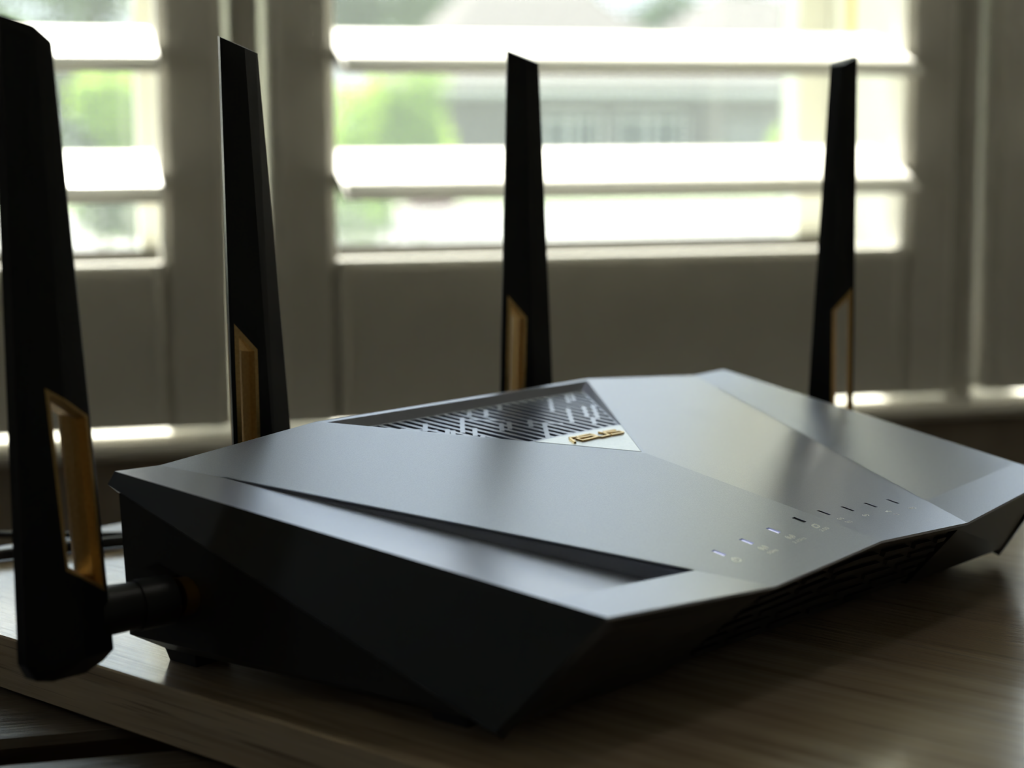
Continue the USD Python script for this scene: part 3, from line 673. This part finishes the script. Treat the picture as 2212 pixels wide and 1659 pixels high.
tree('garden_shrub', 'bright yellow green shrub outside, seen between the louvers left of the third antenna', 'shrub', at(845, 14), [((-.05, 0, 1.72), (.50, .4, .45), 1500), ((.15, 0, 2.0), (.36, .3, .40), 900), ((-.3, .1, 1.2), (.35, .3, .5), 700), ((.28, 0, 1.55), (.26, .25, .42), 600)], leaf_bright, .055, .03)
tree('garden_shrub', 'dark green low shrub at the foot of the bright shrub outside', 'shrub', at(800, 13), [((0, 0, .55), (.6, .4, .55), 1200), ((-.2, 0, 1.0), (.3, .3, .4), 500)], leaf_mid, .05, .03)
tree('garden_shrub', 'small bright shrub outside beside the right window frame', 'shrub', at(1715, 22), [((.2, 0, 1.45), (.55, .4, .45), 1300), ((.45, 0, 2.1), (.36, .3, .42), 800)], leaf_bright, .06, .03)
tree('garden_tree', 'leafy tree outside, seen through the left shutter panel', 'tree', at(215, 17), [((0, 0, 2.0), (.85, .6, .9), 2200), ((.35, 0, 3.1), (.8, .6, .7), 1600), ((-.5, .2, 2.9), (.8, .6, .8), 1500), ((.3, .1, 1.0), (.6, .5, .5), 900)], leaf_mid, .08, .06)
tree('garden_tree', 'sunlit pale tree outside in the gap beside the nearest antenna', 'tree', at(300, 15), [((0, 0, 1.65), (.28, .25, .32), 700), ((-.25, 0, 1.95), (.3, .25, .3), 500)], leaf_bright, .06, .03)
tree('street_tree', 'green tree outside above the top louver on the left of the middle window', 'tree', at(815, 34), [((0, 0, 4.6), (1.35, 1, 1.3), 2600), ((-.9, 0, 3.9), (.9, .8, .9), 1200), ((.5, 0, 5.8), (1.2, 1, 1.2), 1600)], leaf_mid, .13, .16)
for k_, (u, d_, w_, h_) in enumerate([(1190, 78, 2.5, 10), (1440, 72, 2.3, 8.2), (1600, 80, 2.2, 9.4), (1760, 72, 2.4, 8.8), (985, 72, 2.4, 9.0), (1980, 80, 2.6, 9)]):
    tree('far_tree', ['dark tree behind the house roof, in the middle of the view', 'dark tree behind the valley of the house roof', 'dark tree behind the right slope of the house roof', 'dark tree beside the right window frame behind the house', 'dark tree behind the left end of the house roof', 'dark tree far right, mostly hidden by the shutter'][k_], 'tree', at(u, d_),
         [((0, 0, h_ * .6), (w_, 2, h_ * .35), 2200), ((w_ * .4, 0, h_ * .4), (w_ * .8, 2, h_ * .3), 1200), ((-w_ * .5, 0, h_ * .42), (w_ * .8, 2, h_ * .3), 1200)], leaf_dark, .28, .3, group=None)
# the house across the street
hx0, hx1, hy0, hy1 = pix(935, 300, 50)[0], pix(1735, 300, 50)[0] + 3.5, 50.0, 60.0
hw = thing('house', 'grey brick house with pale shingle roof across the street', 'house', ((hx0 + hx1) / 2, 55, GZ))
hwid = (hx1 - hx0) / 2
def wpx(u): return pix(u, 300, 50)[0] - (hx0 + hx1) / 2
holes = [(1170, 1300, .9, 2.3), (1330, 1480, .8, 2.3)]
wall = cube(-hwid, hwid, -5, 5, 0, 3.05)
for u0, u1, z0, z1 in holes: wall = wall - cube(wpx(u0), wpx(u1), -5.2, -4.7, z0, z1)
wall = wall - cube(wpx(1560), wpx(1700), -5.2, -4.7, -.1, 2.2)
obj('wall', wall, brick_wall, hw)
for u0, u1, z0, z1 in holes:
    x0, x1 = wpx(u0), wpx(u1)
    wf = obj('window', cube(x0, x1, -4.95, -4.85, z0, z1) - cube(x0 + .08, (x0 + x1) / 2 - .04, -5.2, -4, z0 + .08, z1 - .08) - cube((x0 + x1) / 2 + .04, x1 - .08, -5.2, -4, z0 + .08, z1 - .08), frame_white, hw)
    obj('pane', cube(x0 + .04, x1 - .04, -4.84, -4.80, z0 + .04, z1 - .04), house_glass, wf)
gd = cube(wpx(1560), wpx(1700), -4.9, -4.8, 0, 2.2)
obj('garage_door', gd, concrete, hw)
def roof(x0, x1, y0, y1, z, rise, inset_):
    ym = (y0 + y1) / 2
    return hull([(x0, y0, z), (x1, y0, z), (x0, y1, z), (x1, y1, z), (x0 + inset_, ym, z + rise), (x1 - inset_, ym, z + rise), (x0, y0, z - .12), (x1, y0, z - .12), (x0, y1, z - .12), (x1, y1, z - .12)])
obj('roof', roof(-hwid - .5, wpx(1560), -5.6, 5.6, 3.17, 3.6, 3.5), shingle, hw, label='larger hipped roof slope')
obj('roof', roof(wpx(1475), hwid + .5, -5.4, 5.4, 3.18, 3.0, 3.0), shingle, hw, label='smaller hipped roof slope on the right')
obj('fascia', cube(-hwid - .48, hwid + .48, -5.58, -5.52, 2.9, 3.05), frame_white, hw)
tree('house_shrub', 'dark shrub in front of the house between its window and garage', 'shrub', at(1555, 47), [((0, 0, .75), (.7, .5, .75), 700)], leaf_dark, .12, .05)
bin_p = at(930, 40)
obj('flower_bed', trimesh.creation.icosphere(3, 1.0).apply_transform(np.diag([.9, .5, .7, 1])).apply_translation([bin_p[0], bin_p[1], GZ + .65]), grainy('red_bloom', (0.30, 0.10, 0.09), (0.46, 0.20, 0.17), 6, rough=.9), None, 'dusty red flowering bush outside, right of the bright shrub', 'bush')
